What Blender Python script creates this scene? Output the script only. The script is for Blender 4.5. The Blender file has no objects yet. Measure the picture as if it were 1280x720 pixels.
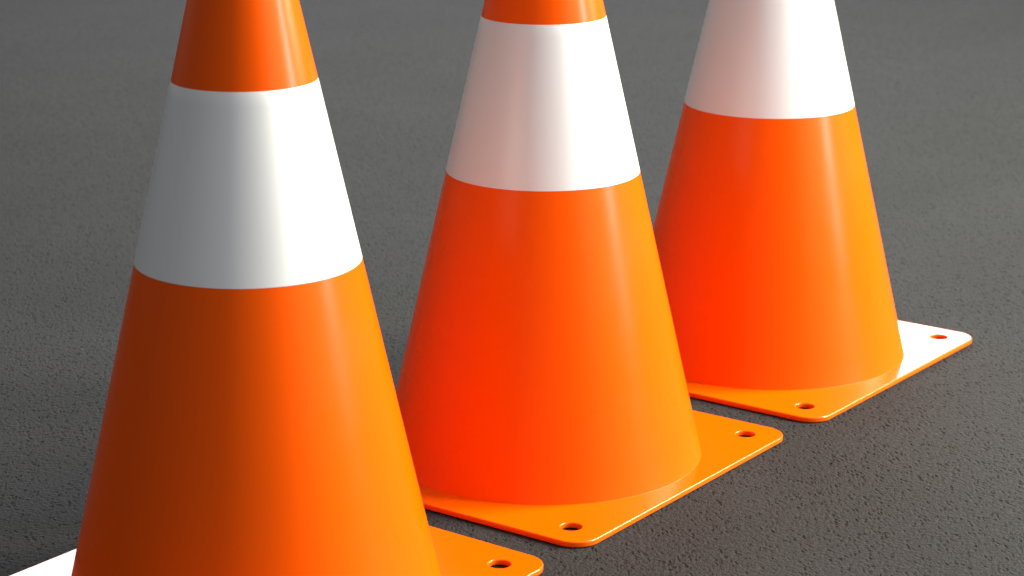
import bpy, bmesh, math
from mathutils import Vector

sc = bpy.context.scene
COL = sc.collection

# ---------------------------------------------------------------- fitted layout
F_PX, PITCH, ROLL, CAM_H = 2854.05, 11.8343, -0.2263, 0.6128
CX, CY = 560.3, 174.9
R0, K = 0.1263, 0.2257            # cone radius at the ground, taper per metre
Z1, Z2 = 0.2301, 0.3506           # white band
TOP = 0.462
PT = 0.0045                       # plate thickness
A, B, CR = 0.140, 0.1512, 0.0196  # half plate, corner radius
HA, HB, HR = 0.1123, 0.1248, 0.0077
CONES = [(-0.1313, 1.4499, -38.2), (0.0727, 1.7145, -37.1), (0.2839, 1.9829, -37.87)]

# ---------------------------------------------------------------- helpers
def link(o, parent=None):
    COL.objects.link(o)
    if parent is not None:
        o.parent = parent
    return o

def lathe(name, prof, seg, m, parent, closed=True):
    bm = bmesh.new()
    rings = []
    for r, z in prof:
        rings.append([bm.verts.new((r*math.cos(2*math.pi*i/seg), r*math.sin(2*math.pi*i/seg), z)) for i in range(seg)])
    n = len(rings)
    for j in range(n if closed else n-1):
        a, b = rings[j], rings[(j+1) % n]
        for i in range(seg):
            f = bm.faces.new((a[i], a[(i+1) % seg], b[(i+1) % seg], b[i]))
            f.smooth = True
    bmesh.ops.recalc_face_normals(bm, faces=bm.faces)
    me = bpy.data.meshes.new(name)
    bm.to_mesh(me); bm.free()
    me.set_sharp_from_angle(angle=math.radians(50))
    me.materials.append(m)
    return link(bpy.data.objects.new(name, me), parent)

def nodes(name):
    m = bpy.data.materials.new(name)
    m.use_nodes = True
    nt = m.node_tree
    return m, nt, nt.nodes['Principled BSDF']

def N(nt, t, **kw):
    n = nt.nodes.new(t)
    for k, v in kw.items():
        setattr(n, k, v)
    return n

# ---------------------------------------------------------------- materials
def plastic(name, col, rough, rvar, coat, coat_rough, bump=0.05):
    m, nt, p = nodes(name)
    tc = N(nt, 'ShaderNodeTexCoord')
    n1 = N(nt, 'ShaderNodeTexNoise'); n1.inputs['Scale'].default_value = 14; n1.inputs['Detail'].default_value = 6
    nt.links.new(tc.outputs['Object'], n1.inputs['Vector'])
    mr = N(nt, 'ShaderNodeMapRange')
    mr.inputs['From Min'].default_value = .35; mr.inputs['From Max'].default_value = .65
    mr.inputs['To Min'].default_value = rough-rvar; mr.inputs['To Max'].default_value = rough+rvar
    nt.links.new(n1.outputs['Fac'], mr.inputs['Value'])
    nt.links.new(mr.outputs['Result'], p.inputs['Roughness'])
    n2 = N(nt, 'ShaderNodeTexNoise'); n2.inputs['Scale'].default_value = 900; n2.inputs['Detail'].default_value = 2
    nt.links.new(tc.outputs['Object'], n2.inputs['Vector'])
    n3 = N(nt, 'ShaderNodeTexNoise'); n3.inputs['Scale'].default_value = 9; n3.inputs['Detail'].default_value = 1
    nt.links.new(tc.outputs['Object'], n3.inputs['Vector'])
    b = N(nt, 'ShaderNodeBump'); b.inputs['Strength'].default_value = bump; b.inputs['Distance'].default_value = .0004
    nt.links.new(n2.outputs['Fac'], b.inputs['Height'])
    b2 = N(nt, 'ShaderNodeBump'); b2.inputs['Strength'].default_value = .12; b2.inputs['Distance'].default_value = .004
    nt.links.new(n3.outputs['Fac'], b2.inputs['Height']); nt.links.new(b.outputs['Normal'], b2.inputs['Normal'])
    nt.links.new(b2.outputs['Normal'], p.inputs['Normal'])
    p.inputs['Base Color'].default_value = (*col, 1)
    p.inputs['IOR'].default_value = 1.5
    p.inputs['Coat Weight'].default_value = coat
    p.inputs['Coat Roughness'].default_value = coat_rough
    return m

ORANGE = (0.64, 0.067, 0.0)
M_cone = plastic('orange_plastic', ORANGE, .27, .04, .0, .3); M_cone.node_tree.nodes['Principled BSDF'].inputs['Specular IOR Level'].default_value = .07
M_plate = plastic('glossy_orange_plastic', (.61, .078, 0), .25, .03, .42, .04, .02); M_plate.node_tree.nodes['Principled BSDF'].inputs['Specular IOR Level'].default_value = .08
M_band = plastic('white_reflective_vinyl', (.53, .53, .535), .34, .03, .0, .25)

def ground_material():
    m, nt, p = nodes('asphalt')
    tc = N(nt, 'ShaderNodeTexCoord')
    L = nt.links.new
    # fine round pits, about 3 mm apart, of uneven depth
    warp = N(nt, 'ShaderNodeTexNoise'); warp.inputs['Scale'].default_value = 260; warp.inputs['Detail'].default_value = 2
    L(tc.outputs['Object'], warp.inputs['Vector'])
    ma = N(nt, 'ShaderNodeVectorMath', operation='MULTIPLY_ADD')
    L(warp.outputs['Color'], ma.inputs[0]); ma.inputs[1].default_value = (.005, .005, 0); L(tc.outputs['Object'], ma.inputs[2])
    v = N(nt, 'ShaderNodeTexVoronoi'); v.inputs['Scale'].default_value = 280
    st = N(nt, 'ShaderNodeMapping'); st.inputs['Scale'].default_value = (1, .48, 1); st.inputs['Rotation'].default_value = (0, 0, .15)
    L(ma.outputs[0], st.inputs['Vector']); L(st.outputs['Vector'], v.inputs['Vector'])
    n = N(nt, 'ShaderNodeTexNoise'); n.inputs['Scale'].default_value = 330; n.inputs['Detail'].default_value = 4; n.inputs['Roughness'].default_value = .6
    L(tc.outputs['Object'], n.inputs['Vector'])
    gate = N(nt, 'ShaderNodeTexNoise'); gate.inputs['Scale'].default_value = 75; gate.inputs['Detail'].default_value = 3
    L(tc.outputs['Object'], gate.inputs['Vector'])
    # pit = near the cell centre AND gated by the slower noise
    r1 = N(nt, 'ShaderNodeMapRange'); r1.interpolation_type = 'SMOOTHSTEP'
    r1.inputs['From Min'].default_value = .14; r1.inputs['From Max'].default_value = .50
    r1.inputs['To Min'].default_value = 1; r1.inputs['To Max'].default_value = 0
    L(v.outputs['Distance'], r1.inputs['Value'])
    sepc = N(nt, 'ShaderNodeSeparateColor'); L(v.outputs['Color'], sepc.inputs['Color'])
    r2 = N(nt, 'ShaderNodeMapRange'); r2.interpolation_type = 'SMOOTHSTEP'
    r2.inputs['From Min'].default_value = .0; r2.inputs['From Max'].default_value = .75
    L(sepc.outputs[0], r2.inputs['Value'])
    r3 = N(nt, 'ShaderNodeMapRange'); r3.inputs['From Min'].default_value = .30; r3.inputs['From Max'].default_value = .55
    L(gate.outputs['Fac'], r3.inputs['Value'])
    m1 = N(nt, 'ShaderNodeMath', operation='MULTIPLY'); L(r1.outputs[0], m1.inputs[0]); L(r2.outputs[0], m1.inputs[1])
    m2 = N(nt, 'ShaderNodeMath', operation='MULTIPLY'); L(m1.outputs[0], m2.inputs[0]); L(r3.outputs[0], m2.inputs[1])
    pit = m2.outputs[0]
    # height
    nh = N(nt, 'ShaderNodeMath', operation='MULTIPLY'); L(n.outputs['Fac'], nh.inputs[0]); nh.inputs[1].default_value = 1.5
    hh = N(nt, 'ShaderNodeMath', operation='SUBTRACT'); L(nh.outputs[0], hh.inputs[0]); L(pit, hh.inputs[1])
    b = N(nt, 'ShaderNodeBump'); b.inputs['Strength'].default_value = 1.0; b.inputs['Distance'].default_value = .0016
    L(hh.outputs[0], b.inputs['Height']); L(b.outputs['Normal'], p.inputs['Normal'])
    # colour: grey binder, dark bitumen in the pits, slow tonal patches and a few pale grains
    slow = N(nt, 'ShaderNodeTexNoise'); slow.inputs['Scale'].default_value = 5; slow.inputs['Detail'].default_value = 5
    L(tc.outputs['Object'], slow.inputs['Vector'])
    cr = N(nt, 'ShaderNodeValToRGB')
    cr.color_ramp.elements[0].position = .3; cr.color_ramp.elements[0].color = (.0133, .0131, .0160, 1)
    cr.color_ramp.elements[1].position = .7; cr.color_ramp.elements[1].color = (.0165, .0163, .0198, 1)
    L(slow.outputs['Fac'], cr.inputs['Fac'])
    gn = N(nt, 'ShaderNodeTexNoise'); gn.inputs['Scale'].default_value = 210; gn.inputs['Detail'].default_value = 5; gn.inputs['Roughness'].default_value = .7
    L(tc.outputs['Object'], gn.inputs['Vector'])
    gm = N(nt, 'ShaderNodeMapRange'); gm.inputs['From Min'].default_value = .3; gm.inputs['From Max'].default_value = .7
    gm.inputs['To Min'].default_value = .6; gm.inputs['To Max'].default_value = 1.45; L(gn.outputs['Fac'], gm.inputs['Value'])
    gr = N(nt, 'ShaderNodeVectorMath', operation='SCALE'); L(cr.outputs['Color'], gr.inputs[0]); L(gm.outputs[0], gr.inputs['Scale'])
    mx = N(nt, 'ShaderNodeMix', data_type='RGBA'); L(pit, mx.inputs['Factor']); L(gr.outputs[0], mx.inputs['A'])
    mx.inputs['B'].default_value = (.0045, .0046, .005, 1)
    v2 = N(nt, 'ShaderNodeTexVoronoi'); v2.inputs['Scale'].default_value = 42; L(tc.outputs['Object'], v2.inputs['Vector'])
    s2 = N(nt, 'ShaderNodeSeparateColor'); L(v2.outputs['Color'], s2.inputs['Color'])
    g1 = N(nt, 'ShaderNodeMath', operation='LESS_THAN'); L(v2.outputs['Distance'], g1.inputs[0]); g1.inputs[1].default_value = .03
    g2 = N(nt, 'ShaderNodeMath', operation='GREATER_THAN'); L(s2.outputs[1], g2.inputs[0]); g2.inputs[1].default_value = .98
    g3 = N(nt, 'ShaderNodeMath', operation='MULTIPLY'); L(g1.outputs[0], g3.inputs[0]); L(g2.outputs[0], g3.inputs[1])
    mx2 = N(nt, 'ShaderNodeMix', data_type='RGBA'); L(g3.outputs[0], mx2.inputs['Factor']); L(mx.outputs['Result'], mx2.inputs['A'])
    mx2.inputs['B'].default_value = (.16, .16, .155, 1)
    L(mx2.outputs['Result'], p.inputs['Base Color'])
    p.inputs['Roughness'].default_value = .8
    p.inputs['Specular IOR Level'].default_value = .10
    return m

# ---------------------------------------------------------------- ground
bm = bmesh.new()
for x, y in ((-30, -10), (30, -10), (30, 50), (-30, 50)):
    bm.verts.new((x, y, 0))
bm.faces.new(bm.verts)
me = bpy.data.meshes.new('ground'); bm.to_mesh(me); bm.free()
me.materials.append(ground_material())
g = link(bpy.data.objects.new('ground', me)); g['kind'] = 'structure'

# ---------------------------------------------------------------- cone
def R(z): return R0 - K*z

def plate_mesh():
    cu = bpy.data.curves.new('plate_outline', 'CURVE'); cu.dimensions = '2D'; cu.fill_mode = 'BOTH'
    def spline(pts):
        s = cu.splines.new('POLY'); s.points.add(len(pts)-1); s.use_cyclic_u = True
        for q, (x, y) in zip(s.points, pts): q.co = (x, y, 0, 1)
    out = []
    for sx, sy, a0 in ((1, 1, 0), (-1, 1, 90), (-1, -1, 180), (1, -1, 270)):
        for i in range(17):
            a = math.radians(a0 + 90*i/16)
            out.append((sx*(A-CR)+CR*math.cos(a), sy*(B-CR)+CR*math.sin(a)))
    spline(out)
    def circ(cx, cy, r, n): spline([(cx+r*math.cos(-2*math.pi*i/n), cy+r*math.sin(-2*math.pi*i/n)) for i in range(n)])
    for sx in (-1, 1):
        for sy in (-1, 1): circ(sx*HA, sy*HB, HR, 48)
    circ(0, 0, R(0)-.006, 128)
    bev = .0011
    cu.bevel_depth = bev; cu.bevel_resolution = 4; cu.offset = -bev; cu.extrude = PT/2-bev
    tmp = bpy.data.objects.new('plate_tmp', cu); COL.objects.link(tmp)
    dg = bpy.context.evaluated_depsgraph_get()
    me = bpy.data.meshes.new_from_object(tmp.evaluated_get(dg))
    bpy.data.objects.remove(tmp); bpy.data.curves.remove(cu)
    me.name = 'base_plate'
    bm = bmesh.new(); bm.from_mesh(me)
    bmesh.ops.remove_doubles(bm, verts=bm.verts, dist=1e-6)
    for v in bm.verts: v.co.z += PT/2 + .0003
    bmesh.ops.recalc_face_normals(bm, faces=bm.faces)
    for f in bm.faces: f.smooth = abs(f.normal.z) < .999
    bm.to_mesh(me); bm.free()
    me.materials.clear(); me.materials.append(M_plate)
    return me

def make_cone():
    root = link(bpy.data.objects.new('traffic_cone', None))
    root.empty_display_size = .05
    link(bpy.data.objects.new('base_plate', plate_mesh()), root)
    zt = PT + .0003
    prof = []
    fr = .0006                                        # fillet at the foot
    for i in range(9):
        a = math.radians(90*i/8)
        z = zt + fr*(1-math.cos(a)) - .0002
        prof.append((R(z) + fr*(1-math.sin(a)), z))
    for i in range(1, 24):
        z = zt+fr + (TOP-.003-zt-fr)*i/23
        prof.append((R(z), z))
    rt = R(TOP)
    prof += [(rt-.0003, TOP-.0015), (rt-.0012, TOP-.0003), (rt-.0022, TOP), (rt-.0032, TOP-.0003), (rt-.004, TOP-.0015)]
    for i in range(0, 9):
        z = (TOP-.005)*(1-i/8) + .002*(i/8)
        prof.append((R(z)-.004, z))
    prof.append((R(0)+.001, .002))
    lathe('cone_body', prof, 256, M_cone, root)
    e = .00015
    bp = [(R(Z1)-.001, Z1), (R(Z1)+e, Z1)]
    for i in range(1, 12):
        z = Z1 + (Z2-Z1)*i/12; bp.append((R(z)+e, z))
    bp += [(R(Z2-.0012)+e, Z2-.0012), (R(Z2)-.0002, Z2), (R(Z2)-.001, Z2-.0002)]
    lathe('reflective_band', bp, 256, M_band, root)
    return root

def copy_thing(root):
    r = root.copy(); COL.objects.link(r)
    for ch in list(root.children):
        c = ch.copy(); COL.objects.link(c); c.parent = r
    return r

LABELS = ['nearest orange and white traffic cone, its base cut off by the bottom of the picture',
          'orange and white traffic cone standing between the nearest and the farthest cone',
          'farthest orange and white traffic cone, one corner of its base glaring white']
first = make_cone()
for i, (x, y, yaw) in enumerate(CONES):
    o = first if i == 0 else copy_thing(first)
    o.location = (x, y, 0); o.rotation_euler = (0, 0, math.radians(yaw))
    o['label'] = LABELS[i]; o['category'] = 'traffic cone'; o['group'] = 'traffic cones in a diagonal row on the asphalt'

# ---------------------------------------------------------------- light
w = bpy.data.worlds.new('World'); sc.world = w; w.use_nodes = True
bg = w.node_tree.nodes['Background']
bg.inputs['Color'].default_value = (.96, .98, 1, 1); bg.inputs['Strength'].default_value = .42

def area(name, loc, target, sx, sy, radiance, col=(1, 1, 1), spread=180):
    l = bpy.data.lights.new(name, 'AREA'); l.shape = 'RECTANGLE'; l.size = sx; l.size_y = sy
    l.energy = radiance*math.pi*sx*sy; l.color = col; l.spread = math.radians(spread)
    o = link(bpy.data.objects.new(name, l)); o.location = loc
    o.rotation_euler = (Vector(target)-Vector(loc)).to_track_quat('-Z', 'Y').to_euler()
    return o
c = Vector((.08, 1.72, .2))
area('key_softbox', c + Vector((2.35, .72, 1.7)), c, 1.0, 2.6, 58, (.97, .98, .70))
area('fill_softbox', c + Vector((2.3, -1.5, 1.4)), c, 2.0, 2.0, 4.4, (.96, .98, 1))
area('key_strip', c + Vector((2.1, -.42, .62)), c + Vector((0, 0, .2)), .26, .85, 110, (1, .96, .9))
area('back_softbox', (0.25, 6.2, 1.75), (0.1, 1.7, .2), 3.6, 1.5, 10.5)

# ---------------------------------------------------------------- camera
cam = bpy.data.cameras.new('camera'); co = link(bpy.data.objects.new('camera', cam))
cam.sensor_width = 36; cam.lens = 36*F_PX/1280
cam.shift_x = (640-CX)/1280; cam.shift_y = (CY-360)/1280
cam.clip_start = .05; cam.clip_end = 200
co.location = (0, 0, CAM_H)
from mathutils import Matrix
co.rotation_euler = (Matrix.Rotation(math.radians(90-PITCH), 3, 'X') @ Matrix.Rotation(math.radians(ROLL), 3, 'Z')).to_euler()
cam.dof.use_dof = True; cam.dof.focus_distance = 1.68; cam.dof.aperture_fstop = 14
sc.camera = co

sc.view_settings.view_transform = 'Standard'; sc.view_settings.look = 'None'
sc.view_settings.exposure = 0; sc.view_settings.gamma = 1
